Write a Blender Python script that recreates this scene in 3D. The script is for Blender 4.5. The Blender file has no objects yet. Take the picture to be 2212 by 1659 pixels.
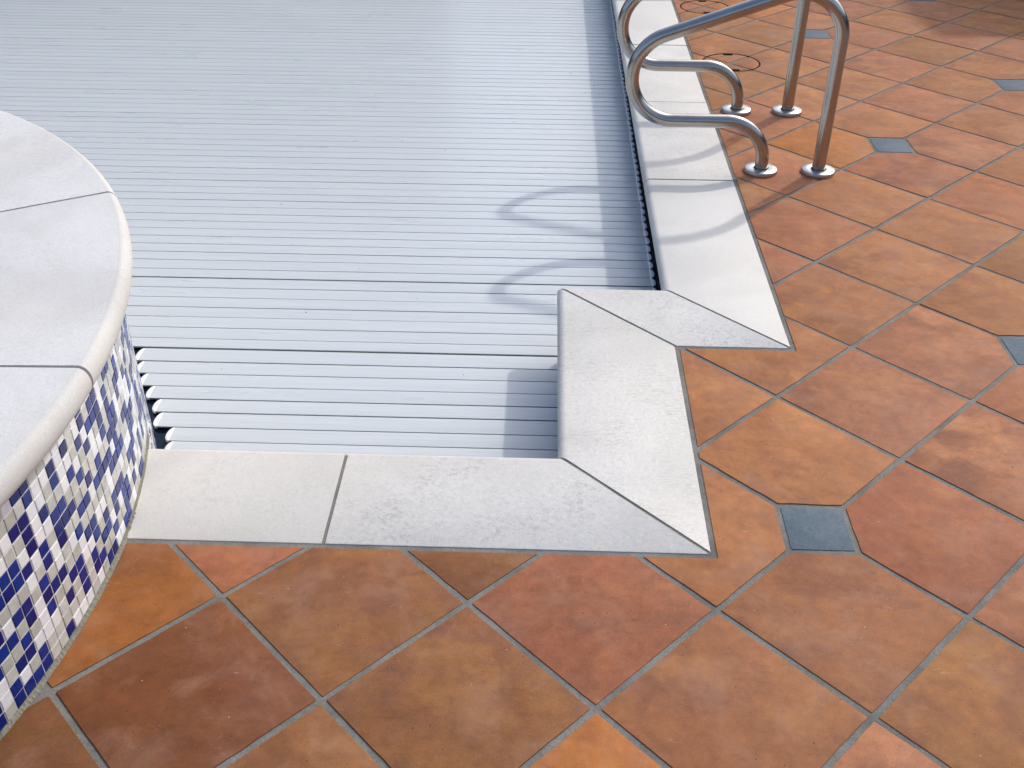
import bpy, bmesh, math, random
from mathutils import Vector, Matrix
from mathutils.geometry import delaunay_2d_cdt

random.seed(7)
sc = bpy.context.scene
COL = sc.collection
R = math.radians

# ------------------------------------------------------------------ camera
cam_d = bpy.data.cameras.new('camera')
cam = bpy.data.objects.new('camera', cam_d)
COL.objects.link(cam)
sc.camera = cam
cam_d.sensor_width = 36.0
cam_d.lens = 36.849
cam_d.clip_start = 0.02
cam_d.clip_end = 500
yaw, pitch, roll = R(-1.7296), R(34.566), R(0.341)
fw = Vector((math.sin(yaw) * math.cos(pitch), math.cos(yaw) * math.cos(pitch), -math.sin(pitch)))
rt = Vector((math.cos(yaw), -math.sin(yaw), 0))
up = rt.cross(fw)
rt2 = rt * math.cos(roll) + up * math.sin(roll)
up2 = rt2.cross(fw)
cam.matrix_world = Matrix(((rt2.x, up2.x, -fw.x, 0.613), (rt2.y, up2.y, -fw.y, -1.441),
                           (rt2.z, up2.z, -fw.z, 1.5152), (0, 0, 0, 1)))
CAM = Vector((0.613, -1.441, 1.5152))
FPX = 2264.15 / 2212.0          # focal length / image width

def project(p):
    d = p - CAM
    z = d.dot(fw)
    return (0.5 + FPX * d.dot(rt2) / z, 0.375 - FPX * d.dot(up2) / z, z)   # x in 0..1, y in 0..0.75

# ------------------------------------------------------------------ sky, sun, exposure
SUN = Vector((0.758, 0.917, 1.0)).normalized()
el = math.asin(SUN.z)
az = math.atan2(SUN.x, SUN.y)               # clockwise from +Y
world = bpy.data.worlds.new('World')
sc.world = world
world.use_nodes = True
wn = world.node_tree.nodes
wl = world.node_tree.links
wn.clear()
wo = wn.new('ShaderNodeOutputWorld')
bg = wn.new('ShaderNodeBackground')
sky = wn.new('ShaderNodeTexSky')
sky.sky_type = 'NISHITA'
sky.sun_disc = False
sky.sun_elevation = el
sky.sun_rotation = az
sky.dust_density = 3.0
sky.air_density = 1.0
sky.ozone_density = 1.0
bg.inputs['Strength'].default_value = 0.15
wl.new(sky.outputs[0], bg.inputs['Color'])
wl.new(bg.outputs[0], wo.inputs['Surface'])

sun_d = bpy.data.lights.new('sun', 'SUN')
sun_d.energy = 1.2
sun_d.angle = R(1.6)
sun_d.color = (1.0, 0.955, 0.89)
sun = bpy.data.objects.new('sun', sun_d)
COL.objects.link(sun)
sun.rotation_euler = (-SUN).to_track_quat('-Z', 'Y').to_euler()

sc.view_settings.view_transform = 'Standard'
sc.view_settings.look = 'None'
sc.view_settings.gamma = 1
sc.view_settings.exposure = 0.56
sc.view_settings.use_curve_mapping = False
sc.render.engine = 'CYCLES'
sc.render.resolution_x = 1024
sc.render.resolution_y = 768

# ------------------------------------------------------------------ material helpers
class NT:
    def __init__(self, name):
        self.m = bpy.data.materials.new(name)
        self.m.use_nodes = True
        self.t = self.m.node_tree
        self.b = self.t.nodes['Principled BSDF']
        self.out = self.t.nodes['Material Output']

    def n(self, kind, **kw):
        nd = self.t.nodes.new(kind)
        for k, v in kw.items():
            setattr(nd, k, v)
        return nd

    def link(self, a, b):
        self.t.links.new(a, b)

    def put(self, sock, v):
        if isinstance(v, bpy.types.NodeSocket):
            self.link(v, sock)
        elif isinstance(v, (tuple, list)) and len(v) == 3 and sock.type == 'RGBA':
            sock.default_value = (*v, 1)
        else:
            sock.default_value = v

    def coord(self, kind='Object', scale=None, jitter=True):
        tc = self.n('ShaderNodeTexCoord')
        v = tc.outputs[kind]
        if jitter:
            oi = self.n('ShaderNodeObjectInfo')
            mu = self.math('MULTIPLY', oi.outputs['Random'], 37.0)
            v = self.vmath('ADD', v, mu)
        if scale:
            v = self.vmath('MULTIPLY', v, scale)
        return v

    def math(self, op, a, b=0.0, c=None, clamp=False):
        nd = self.n('ShaderNodeMath', operation=op)
        nd.use_clamp = clamp
        self.put(nd.inputs[0], a)
        self.put(nd.inputs[1], b)
        if c is not None:
            self.put(nd.inputs[2], c)
        return nd.outputs[0]

    def vmath(self, op, a, b):
        nd = self.n('ShaderNodeVectorMath', operation=op)
        self.put(nd.inputs[0], a)
        if isinstance(b, bpy.types.NodeSocket):
            self.link(b, nd.inputs[1])
        else:
            nd.inputs[1].default_value = b if isinstance(b, (tuple, list)) else (b, b, b)
        return nd.outputs[0]

    def noise(self, vec, scale, detail=4.0, rough=0.55, dist=0.0):
        nd = self.n('ShaderNodeTexNoise')
        self.link(vec, nd.inputs['Vector'])
        nd.inputs['Scale'].default_value = scale
        nd.inputs['Detail'].default_value = detail
        nd.inputs['Roughness'].default_value = rough
        nd.inputs['Distortion'].default_value = dist
        return nd.outputs['Fac']

    def ramp(self, fac, lo, hi, a=0.0, b=1.0, interp='SMOOTHSTEP'):
        nd = self.n('ShaderNodeMapRange', interpolation_type=interp)
        self.put(nd.inputs['Value'], fac)
        self.put(nd.inputs['From Min'], lo)
        self.put(nd.inputs['From Max'], hi)
        self.put(nd.inputs['To Min'], a)
        self.put(nd.inputs['To Max'], b)
        return nd.outputs['Result']

    def mix(self, fac, a, b, mode='MIX'):
        nd = self.n('ShaderNodeMix', data_type='RGBA', blend_type=mode)
        nd.clamp_result = False
        self.put(nd.inputs[0], fac)
        self.put(nd.inputs[6], a)
        self.put(nd.inputs[7], b)
        return nd.outputs[2]

    def attr(self, name):
        nd = self.n('ShaderNodeAttribute', attribute_type='OBJECT', attribute_name=name)
        return nd

    def bump(self, h, dist, strength=1.0, normal=None):
        nd = self.n('ShaderNodeBump')
        self.put(nd.inputs['Height'], h)
        nd.inputs['Distance'].default_value = dist
        nd.inputs['Strength'].default_value = strength
        if normal is not None:
            self.link(normal, nd.inputs['Normal'])
        self.link(nd.outputs[0], self.b.inputs['Normal'])
        return nd.outputs[0]

    def set(self, **kw):
        names = dict(color='Base Color', rough='Roughness', metal='Metallic', spec='Specular IOR Level',
                     coat='Coat Weight', coat_rough='Coat Roughness', ior='IOR', sheen='Sheen Weight',
                     trans='Transmission Weight', aniso='Anisotropic')
        for k, v in kw.items():
            self.put(self.b.inputs[names[k]], v)


# ------------------------------------------------------------------ materials
def mat_terracotta():
    k = NT('terracotta')
    v = k.coord()
    tint = k.attr('tint').outputs['Color']
    mauve = k.attr('mauve').outputs['Fac']
    vs = k.vmath('MULTIPLY', v, (1.0, 1.35, 1.0))
    n1 = k.noise(vs, 4.6, 9, 0.60, 0.9)
    n2 = k.noise(k.vmath('ADD', vs, (9.1, 3.3, 0)), 5.8, 8, 0.62, 0.6)
    n3 = k.noise(v, 34, 7, 0.70)
    n7 = k.noise(k.vmath('ADD', v, (1.7, 6.1, 0)), 15, 8, 0.70, 0.6)
    c = k.mix(k.math('MULTIPLY', k.ramp(n1, 0.40, 0.64), mauve), tint, (0.205, 0.084, 0.050))
    och = k.mix(1.0, tint, (1.18, 1.28, 1.10), 'MULTIPLY')
    c = k.mix(k.ramp(n2, 0.44, 0.68, 0, 0.75), c, och)
    # burnt smears
    n4 = k.noise(k.vmath('MULTIPLY', v, (1, 2.6, 1)), 9, 7, 0.62, 1.4)
    c = k.mix(k.ramp(n4, 0.56, 0.72, 0, 0.42), c, k.mix(1.0, tint, (0.60, 0.52, 0.50), 'MULTIPLY'))
    # curved drag marks left by the slip
    wv = k.n('ShaderNodeTexWave', wave_type='BANDS', bands_direction='DIAGONAL')
    k.link(v, wv.inputs['Vector'])
    wv.inputs['Scale'].default_value = 0.9
    wv.inputs['Distortion'].default_value = 9.0
    wv.inputs['Detail'].default_value = 4.0
    wv.inputs['Detail Scale'].default_value = 1.6
    c = k.mix(k.math('MULTIPLY', k.ramp(wv.outputs['Fac'], 0.86, 1.0), k.ramp(n2, 0.40, 0.60, 0, 0.42)), c, k.mix(1.0, tint, (0.62, 0.52, 0.48), 'MULTIPLY'))
    # mottling at finger and grain size
    c = k.mix(1.0, c, k.ramp(n7, 0.28, 0.72, 0.80, 1.20, 'LINEAR'), 'MULTIPLY')
    c = k.mix(1.0, c, k.ramp(n3, 0.28, 0.72, 0.84, 1.16, 'LINEAR'), 'MULTIPLY')
    gr = k.noise(v, 420, 2, 0.6)
    c = k.mix(1.0, c, k.ramp(gr, 0.25, 0.75, 0.80, 1.20, 'LINEAR'), 'MULTIPLY')
    # pinkish lime haze, broad and patchy
    n8 = k.noise(k.vmath('ADD', v, (7.7, 2.9, 0)), 6.5, 7, 0.66, 0.5)
    c = k.mix(k.ramp(n8, 0.46, 0.70, 0.07, 0.30), c, (0.44, 0.265, 0.185))
    # pale wisps and chips
    n5 = k.noise(k.vmath('MULTIPLY', v, (1, 2.0, 1)), 44, 7, 0.72, 1.2)
    n6 = k.noise(k.vmath('ADD', v, (4.0, 8.0, 0)), 9, 3, 0.5)
    wisp = k.math('MULTIPLY', k.ramp(n5, 0.58, 0.74), k.ramp(n6, 0.48, 0.62))
    c = k.mix(k.math('MULTIPLY', wisp, 0.45), c, (0.54, 0.39, 0.30))
    # dark pinholes and pale specks
    vo = k.n('ShaderNodeTexVoronoi', feature='F1')
    k.link(v, vo.inputs['Vector'])
    vo.inputs['Scale'].default_value = 75
    sp = k.math('LESS_THAN', vo.outputs['Distance'], k.math('MULTIPLY', k.math('GREATER_THAN', k.noise(k.vmath('MULTIPLY', vo.outputs['Position'], 31.0), 5.0, 0), 0.66), 0.10))
    c = k.mix(k.math('MULTIPLY', sp, 0.8), c, (0.05, 0.03, 0.02))
    vo2 = k.n('ShaderNodeTexVoronoi', feature='F1')
    k.link(k.vmath('ADD', v, (2.2, 1.1, 0)), vo2.inputs['Vector'])
    vo2.inputs['Scale'].default_value = 60
    sp2 = k.math('LESS_THAN', vo2.outputs['Distance'], k.math('MULTIPLY', k.math('GREATER_THAN', k.noise(k.vmath('MULTIPLY', vo2.outputs['Position'], 27.0), 5.0, 0), 0.72), 0.075))
    c = k.mix(k.math('MULTIPLY', sp2, 0.7), c, (0.62, 0.50, 0.42))
    k.set(color=c, rough=k.ramp(n7, 0.3, 0.7, 0.50, 0.70, 'LINEAR'), spec=0.08)
    h = k.math('ADD', k.math('MULTIPLY', n1, 0.25), k.math('ADD', k.math('MULTIPLY', n3, 0.30), k.math('ADD', k.math('MULTIPLY', gr, 0.06), k.math('MULTIPLY', sp, -0.3))))
    k.bump(h, 0.0018, 0.6)
    return k.m


def mat_slate():
    k = NT('blue_slate')
    v = k.coord()
    n1 = k.noise(v, 22, 6, 0.6, 0.4)
    n2 = k.noise(v, 180, 3, 0.6)
    c = k.mix(k.ramp(n1, 0.3, 0.7), (0.085, 0.122, 0.152), (0.110, 0.148, 0.175))
    c = k.mix(1.0, c, k.ramp(n2, 0.3, 0.7, 0.82, 1.2, 'LINEAR'), 'MULTIPLY')
    k.set(color=c, rough=0.6, spec=0.15)
    k.bump(k.math('ADD', n1, k.math('MULTIPLY', n2, 0.2)), 0.0015, 0.5)
    return k.m


def mat_grout(name='grout', base=(0.215, 0.210, 0.186), jitter=False):
    k = NT(name)
    v = k.coord(jitter=jitter)
    n1 = k.noise(v, 9, 5, 0.6)
    n2 = k.noise(v, 260, 3, 0.7)
    n3 = k.noise(v, 38, 4, 0.6)
    c = k.mix(k.ramp(n1, 0.35, 0.7), base, tuple(x * 0.66 for x in base))
    c = k.mix(1.0, c, k.ramp(n2, 0.25, 0.75, 0.70, 1.30, 'LINEAR'), 'MULTIPLY')
    c = k.mix(k.ramp(n3, 0.60, 0.76, 0, 0.35), c, (0.15, 0.16, 0.10))
    k.set(color=c, rough=0.9, spec=0.25)
    k.bump(k.math('ADD', n2, k.math('MULTIPLY', n3, 1.5)), 0.0012, 0.8)
    return k.m


def mat_far_patio():
    k = NT('far_terracotta')
    v = k.coord(jitter=False)
    mp = k.n('ShaderNodeMapping')
    mp.inputs['Rotation'].default_value = (0, 0, R(45))
    k.link(v, mp.inputs['Vector'])
    br = k.n('ShaderNodeTexBrick')
    br.offset = 0
    k.link(mp.outputs[0], br.inputs['Vector'])
    br.inputs['Color1'].default_value = (0.34, 0.145, 0.065, 1)
    br.inputs['Color2'].default_value = (0.27, 0.115, 0.06, 1)
    br.inputs['Mortar'].default_value = (0.25, 0.24, 0.21, 1)
    br.inputs['Scale'].default_value = 1.0
    br.inputs['Brick Width'].default_value = 0.343
    br.inputs['Row Height'].default_value = 0.343
    br.inputs['Mortar Size'].default_value = 0.005
    n = k.noise(v, 5, 5, 0.6)
    c = k.mix(1.0, br.outputs['Color'], k.ramp(n, 0.3, 0.7, 0.8, 1.2, 'LINEAR'), 'MULTIPLY')
    k.set(color=c, rough=0.55)
    return k.m


def mat_stone(name='cast_stone', a=(0.67, 0.652, 0.605), b=(0.585, 0.57, 0.528)):
    k = NT(name)
    v = k.coord()
    spk = k.attr('speckle').outputs['Fac']
    n1 = k.noise(v, 3.2, 5, 0.55, 0.5)
    n2 = k.noise(v, 105, 6, 0.72, 0.3)
    n3 = k.noise(v, 330, 3, 0.7)
    st = k.attr('streak').outputs['Vector']
    n4 = k.noise(k.vmath('MULTIPLY', v, st), 1.0, 6, 0.68, 0.5)
    n5 = k.noise(k.vmath('ADD', v, (5.5, 2.2, 1.0)), 7.0, 3, 0.5)
    c = k.mix(k.ramp(n1, 0.34, 0.68), a, b)
    # mottled weathering: pale flecks on a greyer skin, strength differs from stone to stone
    fle = k.math('MULTIPLY', k.ramp(n2, 0.48, 0.62), spk)
    c = k.mix(k.math('MULTIPLY', fle, 0.75), c, (0.535, 0.53, 0.505))
    fl2 = k.math('MULTIPLY', k.ramp(n2, 0.30, 0.42, 1, 0), spk)
    c = k.mix(k.math('MULTIPLY', fl2, 0.75), c, (0.80, 0.795, 0.775))
    # fine dark dashes caught in the grain, in patches
    drt = k.math('MULTIPLY', k.ramp(n4, 0.49, 0.62), k.ramp(n5, 0.44, 0.62))
    c = k.mix(k.math('MULTIPLY', drt, k.math('MULTIPLY', spk, 0.5)), c, (0.34, 0.33, 0.295))
    n6 = k.noise(k.vmath('ADD', v, (1.5, 7.2, 0.3)), 1.7, 4, 0.6)
    c = k.mix(k.ramp(n6, 0.45, 0.7, 0, 0.35), c, (0.60, 0.565, 0.49))
    c = k.mix(1.0, c, k.ramp(n3, 0.25, 0.75, 0.88, 1.12, 'LINEAR'), 'MULTIPLY')
    vo = k.n('ShaderNodeTexVoronoi', feature='F1')
    k.link(v, vo.inputs['Vector'])
    vo.inputs['Scale'].default_value = 110
    sp = k.math('LESS_THAN', vo.outputs['Distance'], k.math('MULTIPLY', k.math('GREATER_THAN', k.noise(k.vmath('MULTIPLY', vo.outputs['Position'], 31.0), 5.0, 0), 0.68), 0.11))
    c = k.mix(k.math('MULTIPLY', sp, 0.55), c, (0.25, 0.24, 0.20))
    k.set(color=c, rough=0.72, spec=0.35)
    k.bump(k.math('ADD', k.math('MULTIPLY', n2, 0.6), k.math('ADD', k.math('MULTIPLY', n3, 0.2), k.math('MULTIPLY', sp, -0.8))), 0.0010, 0.6)
    return k.m


def mat_slat():
    k = NT('slat_plastic')
    v = k.coord()
    n1 = k.noise(k.vmath('MULTIPLY', v, (3.0, 90.0, 1.0)), 1.0, 4, 0.6)
    n2 = k.noise(k.vmath('MULTIPLY', v, (0.22, 1.0, 1.0)), 9, 4, 0.55, 0.2)
    n3 = k.noise(k.vmath('MULTIPLY', v, (1.0, 3.0, 1.0)), 70, 4, 0.7)
    rnd = k.n('ShaderNodeObjectInfo').outputs['Random']
    c = k.mix(k.ramp(n1, 0.3, 0.7), (0.550, 0.592, 0.600), (0.600, 0.635, 0.640))
    c = k.mix(1.0, c, k.ramp(rnd, 0, 1, 0.985, 1.015, 'LINEAR'), 'MULTIPLY')
    c = k.mix(k.ramp(n2, 0.60, 0.78, 0, 0.14), c, (0.52, 0.53, 0.53))
    c = k.mix(k.ramp(n3, 0.66, 0.82, 0, 0.16), c, (0.80, 0.81, 0.82))
    k.set(color=c, rough=k.ramp(n2, 0.3, 0.7, 0.26, 0.36, 'LINEAR'), spec=0.55)
    k.bump(n1, 0.0006, 0.5)
    return k.m


def mat_cap():
    k = NT('end_cap_plastic')
    k.set(color=(0.93, 0.93, 0.93), rough=0.4)
    return k.m


def mat_steel():
    k = NT('brushed_steel')
    v = k.coord(jitter=False)
    n1 = k.noise(v, 9, 4, 0.6)
    n2 = k.noise(v, 90, 4, 0.65)
    vo = k.n('ShaderNodeTexVoronoi', feature='F1')
    k.link(v, vo.inputs['Vector'])
    vo.inputs['Scale'].default_value = 90
    sp = k.math('LESS_THAN', vo.outputs['Distance'], k.math('MULTIPLY', k.math('GREATER_THAN', k.noise(k.vmath('MULTIPLY', vo.outputs['Position'], 31.0), 5.0, 0), 0.76), 0.10))
    c = k.mix(k.ramp(n1, 0.3, 0.7), (0.46, 0.44, 0.415), (0.40, 0.38, 0.355))
    c = k.mix(k.math('MULTIPLY', sp, 0.6), c, (0.16, 0.11, 0.07))
    k.set(color=c, metal=1.0, rough=k.ramp(n2, 0.3, 0.7, 0.20, 0.26, 'LINEAR'))
    return k.m


def mat_plate():
    k = NT('satin_steel')
    v = k.coord()
    n2 = k.noise(v, 60, 4, 0.65)
    k.set(color=(0.46, 0.45, 0.44), metal=1.0, rough=k.ramp(n2, 0.3, 0.7, 0.28, 0.40, 'LINEAR'))
    return k.m


def mat_mosaic(name, a, b, rough, purple=0.0, coat=0.0, var=0.12):
    k = NT(name)
    v = k.coord()
    oi = k.n('ShaderNodeObjectInfo').outputs['Random']
    n1 = k.noise(v, 60, 3, 0.6)
    at = k.n('ShaderNodeAttribute', attribute_type='GEOMETRY', attribute_name='chip').outputs['Fac']
    rnd = k.math('FRACT', k.math('ADD', oi, at))
    c = k.mix(rnd, a, b)
    if purple:
        c = k.mix(k.math('MULTIPLY', k.ramp(k.math('FRACT', k.math('MULTIPLY', rnd, 7.3)), 0.45, 1.0), purple), c, (0.030, 0.006, 0.110))
    c = k.mix(1.0, c, k.ramp(n1, 0.3, 0.7, 1 - var, 1 + var, 'LINEAR'), 'MULTIPLY')
    k.set(color=c, rough=rough, spec=0.28, coat=coat, coat_rough=0.08)
    k.bump(n1, 0.0012, 0.25)
    return k.m


def mat_plain(name, col, rough=0.6, metal=0.0, spec=0.5, noise=0.0):
    k = NT(name)
    if noise:
        v = k.coord()
        n1 = k.noise(v, 25, 4, 0.6)
        c = k.mix(k.ramp(n1, 0.3, 0.7), col, tuple(x * (1 - noise) for x in col))
        k.set(color=c)
    else:
        k.set(color=col)
    k.set(rough=rough, metal=metal, spec=spec)
    return k.m


def mat_pool_wall():
    k = NT('pool_wall_mosaic')
    v = k.coord(jitter=False)
    ck = k.vmath('MULTIPLY', v, 1 / 0.028)
    fl = k.n('ShaderNodeVectorMath', operation='FLOOR')
    k.link(ck, fl.inputs[0])
    wn_ = k.n('ShaderNodeTexWhiteNoise')
    k.link(fl.outputs[0], wn_.inputs['Vector'])
    c = k.mix(k.math('GREATER_THAN', wn_.outputs['Value'], 0.78), (0.006, 0.012, 0.10), (0.16, 0.17, 0.18))
    k.set(color=c, rough=0.15)
    return k.m


def mat_water():
    k = NT('pool_water')
    v = k.coord(jitter=False)
    n = k.noise(v, 6, 3, 0.5)
    k.set(color=(0.004, 0.010, 0.022), rough=0.06, ior=1.33)
    k.bump(n, 0.01, 0.3)
    return k.m


M_TILE = mat_terracotta()
M_SLATE = mat_slate()
M_GROUT = mat_grout()
M_MORTAR = mat_grout('stone_mortar', (0.25, 0.245, 0.21))
M_DIRT = mat_grout('dirty_mortar', (0.24, 0.225, 0.175))
M_FAR = mat_far_patio()
M_STONE = mat_stone()
M_RIM = mat_stone('rim_stone', (0.645, 0.645, 0.63), (0.555, 0.55, 0.53))
M_RIMNOSE = mat_stone('rim_nose_stone', (0.60, 0.59, 0.56), (0.53, 0.52, 0.49))
M_SLAT = mat_slat()
M_CAP = mat_cap()
M_STEEL = mat_steel()
M_PLATE = mat_plate()
M_BLUE = mat_mosaic('cobalt_glass', (0.001, 0.007, 0.120), (0.002, 0.030, 0.230), 0.16, purple=0.14, coat=0.0, var=0.2)
M_GREY = mat_mosaic('greige_glass', (0.44, 0.445, 0.405), (0.57, 0.575, 0.53), 0.16, coat=0.2)
M_WHITE = mat_mosaic('white_glass', (0.74, 0.755, 0.77), (0.81, 0.815, 0.82), 0.14, coat=0.2, var=0.05)
M_MGROUT = mat_plain('mosaic_grout', (0.72, 0.71, 0.665), 0.85, noise=0.15)
M_WALL = mat_pool_wall()
M_WATER = mat_water()
M_BLACK = mat_plain('black_gap', (0.006, 0.006, 0.006), 0.9, spec=0.05)
M_RING = mat_plain('lid_ring_metal', (0.010, 0.010, 0.010), 0.9, 0.0, spec=0.1, noise=0.4)
M_CANVAS = mat_plain('canvas', (0.30, 0.24, 0.17), 0.9, noise=0.15)
M_POLE = mat_plain('pole_wood', (0.20, 0.11, 0.05), 0.5, noise=0.3)
M_REFLWALL = mat_plain('reflection_wall_dark', (0.10, 0.115, 0.11), 0.9, noise=0.3)  # dark tone for the unseen walls added as something to reflect
M_IRON = mat_plain('cast_iron', (0.03, 0.03, 0.03), 0.6, noise=0.3)

# ------------------------------------------------------------------ object helpers
def link_mesh(name, me, mat, parent=None):
    if mat is not None and not me.materials:
        me.materials.append(mat)
    o = bpy.data.objects.new(name, me)
    COL.objects.link(o)
    if parent is not None:
        o.parent = parent
    return o


def from_bm(name, bm, mat, parent=None, smooth=False):
    bmesh.ops.recalc_face_normals(bm, faces=bm.faces)
    me = bpy.data.meshes.new(name)
    bm.to_mesh(me)
    bm.free()
    if smooth:
        for p in me.polygons:
            p.use_smooth = True
    return link_mesh(name, me, mat, parent)


def empty(name, loc, label, cat, group=None):
    o = bpy.data.objects.new(name, None)
    o.empty_display_size = 0.1
    COL.objects.link(o)
    o.location = loc
    o['label'] = label
    o['category'] = cat
    if group:
        o['group'] = group
    return o


def auto_smooth(o, deg=35):
    me = o.data
    for p in me.polygons:
        p.use_smooth = True
    bm = bmesh.new()
    bm.from_mesh(me)
    for e in bm.edges:
        if len(e.link_faces) == 2 and e.calc_face_angle(0) > R(deg):
            e.smooth = False
    bm.to_mesh(me)
    bm.free()


def quad(bm, a, b, c, d):
    bm.faces.new([bm.verts.new(p) for p in (a, b, c, d)])


def box(bm, x0, x1, y0, y1, z0, z1):
    vs = [bm.verts.new((x, y, z)) for x in (x0, x1) for y in (y0, y1) for z in (z0, z1)]
    for f in ((0, 1, 3, 2), (4, 6, 7, 5), (0, 4, 5, 1), (2, 3, 7, 6), (0, 2, 6, 4), (1, 5, 7, 3)):
        bm.faces.new([vs[i] for i in f])


def lathe(bm, prof, seg=48, cx=0, cy=0, closed=False):
    rings = []
    for (r, z) in prof:
        rings.append([bm.verts.new((cx + r * math.cos(2 * math.pi * k / seg), cy + r * math.sin(2 * math.pi * k / seg), z)) for k in range(seg)])
    n = len(rings)
    for i in range(n if closed else n - 1):
        a, b = rings[i], rings[(i + 1) % n]
        for k in range(seg):
            bm.faces.new((a[k], a[(k + 1) % seg], b[(k + 1) % seg], b[k]))
    return rings

# ------------------------------------------------------------------ plan dimensions (metres)
S = 0.343                       # tile pitch
W = 0.315                       # coping width
FRONT_OUT, SIDE_OUT = 0.155, 0.9785
JOG_OUT, LONG_OUT = 0.956, 1.290
FAR_OUT, LEFT_OUT = 7.30, -4.60
Z_COVER = -0.197                # top of the floating slats
SPA = Vector((-1.796, 0.056, 0.0))
R_WALL = 1.552                  # face of the mosaic
SPA_TOP = 0.469
RNOSE = 0.021

# ------------------------------------------------------------------ ground sheets with a hole for the pool
bm = bmesh.new()
zg = -0.0021
E_ = 30.0
quad(bm, (-E_, -E_, zg), (E_, -E_, zg), (E_, FRONT_OUT, zg), (-E_, FRONT_OUT, zg))
quad(bm, (SIDE_OUT, FRONT_OUT, zg), (E_, FRONT_OUT, zg), (E_, JOG_OUT, zg), (SIDE_OUT, JOG_OUT, zg))
quad(bm, (LONG_OUT, JOG_OUT, zg), (E_, JOG_OUT, zg), (E_, FAR_OUT, zg), (LONG_OUT, FAR_OUT, zg))
quad(bm, (-E_, FAR_OUT, zg), (E_, FAR_OUT, zg), (E_, E_, zg), (-E_, E_, zg))
quad(bm, (-E_, FRONT_OUT, zg), (LEFT_OUT, FRONT_OUT, zg), (LEFT_OUT, FAR_OUT, zg), (-E_, FAR_OUT, zg))
patio = from_bm('patio', bm, M_GROUT)
patio['kind'] = 'structure'

# ------------------------------------------------------------------ terracotta tiles
def grid_pt(i, j):
    return Vector(((i + j) / math.sqrt(2) * S, (i - j) / math.sqrt(2) * S))

TX0, TX1, TY0, TY1 = -1.25, 4.6, -1.25, 6.3
LIDS = [(Vector((1.469, 3.410)), 0.130), (Vector((1.458, 4.350)), 0.130)]

gap = 0.0125
X0g, Y0g = -30, FRONT_OUT - gap
EXCL_POOL = [Vector(p) for p in ((LEFT_OUT - gap, FRONT_OUT - gap), (SIDE_OUT + gap, FRONT_OUT - gap), (SIDE_OUT + gap, JOG_OUT - gap),
                                 (LONG_OUT + gap, JOG_OUT - gap), (LONG_OUT + gap, FAR_OUT + gap), (LEFT_OUT - gap, FAR_OUT + gap))]
EXCL_SPA = [Vector((SPA.x + (R_WALL + 0.010) * math.cos(a), SPA.y + (R_WALL + 0.010) * math.sin(a)))
            for a in [2 * math.pi * k / 180 for k in range(180)]]


def circle(c, r, n=64):
    return [Vector((c.x + r * math.cos(2 * math.pi * k / n), c.y + r * math.sin(2 * math.pi * k / n))) for k in range(n)]


def inside(p, poly):
    c = False
    n = len(poly)
    for i in range(n):
        a, b = poly[i], poly[(i + 1) % n]
        if (a.y > p.y) != (b.y > p.y) and p.x < (b.x - a.x) * (p.y - a.y) / (b.y - a.y) + a.x:
            c = not c
    return c


def bbox(poly):
    return min(p.x for p in poly), max(p.x for p in poly), min(p.y for p in poly), max(p.y for p in poly)


def region(tile, cuts, keep_in=None):
    """triangles of tile minus cuts (and inside keep_in), as bmesh faces at z=0"""
    vs, es = [], []
    for loop in [tile] + cuts + ([keep_in] if keep_in else []):
        b = len(vs)
        vs += [Vector((p.x, p.y)) for p in loop]
        es += [(b + k, b + (k + 1) % len(loop)) for k in range(len(loop))]
    ov, oe, of, *_ = delaunay_2d_cdt(vs, es, [], 0, 1e-6)
    bm = bmesh.new()
    bv = [bm.verts.new((p.x, p.y, 0)) for p in ov]
    for t in of:
        c = (ov[t[0]] + ov[t[1]] + ov[t[2]]) / 3
        if inside(c, tile) and not any(inside(c, q) for q in cuts) and (keep_in is None or inside(c, keep_in)):
            bm.faces.new([bv[k] for k in t])
    bmesh.ops.delete(bm, geom=[v for v in bm.verts if not v.link_faces], context='VERTS')
    return bm


def rough_outline(poly, step=0.03, amp=0.0009, rnd=random):
    """hand-cut edge: rounded corners and a slight waver between them"""
    out = []
    n = len(poly)
    for i in range(n):
        a, b = poly[i], poly[(i + 1) % n]
        L = (b - a).length
        d = (b - a) / L
        nrm = Vector((-d.y, d.x))
        r = min(0.0022, L * 0.3)
        k = max(2, int(L / step))
        for q in range(k + 1):
            t = r + (L - 2 * r) * q / k
            out.append(a + d * t + nrm * rnd.uniform(-amp, amp))
    return out


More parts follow.
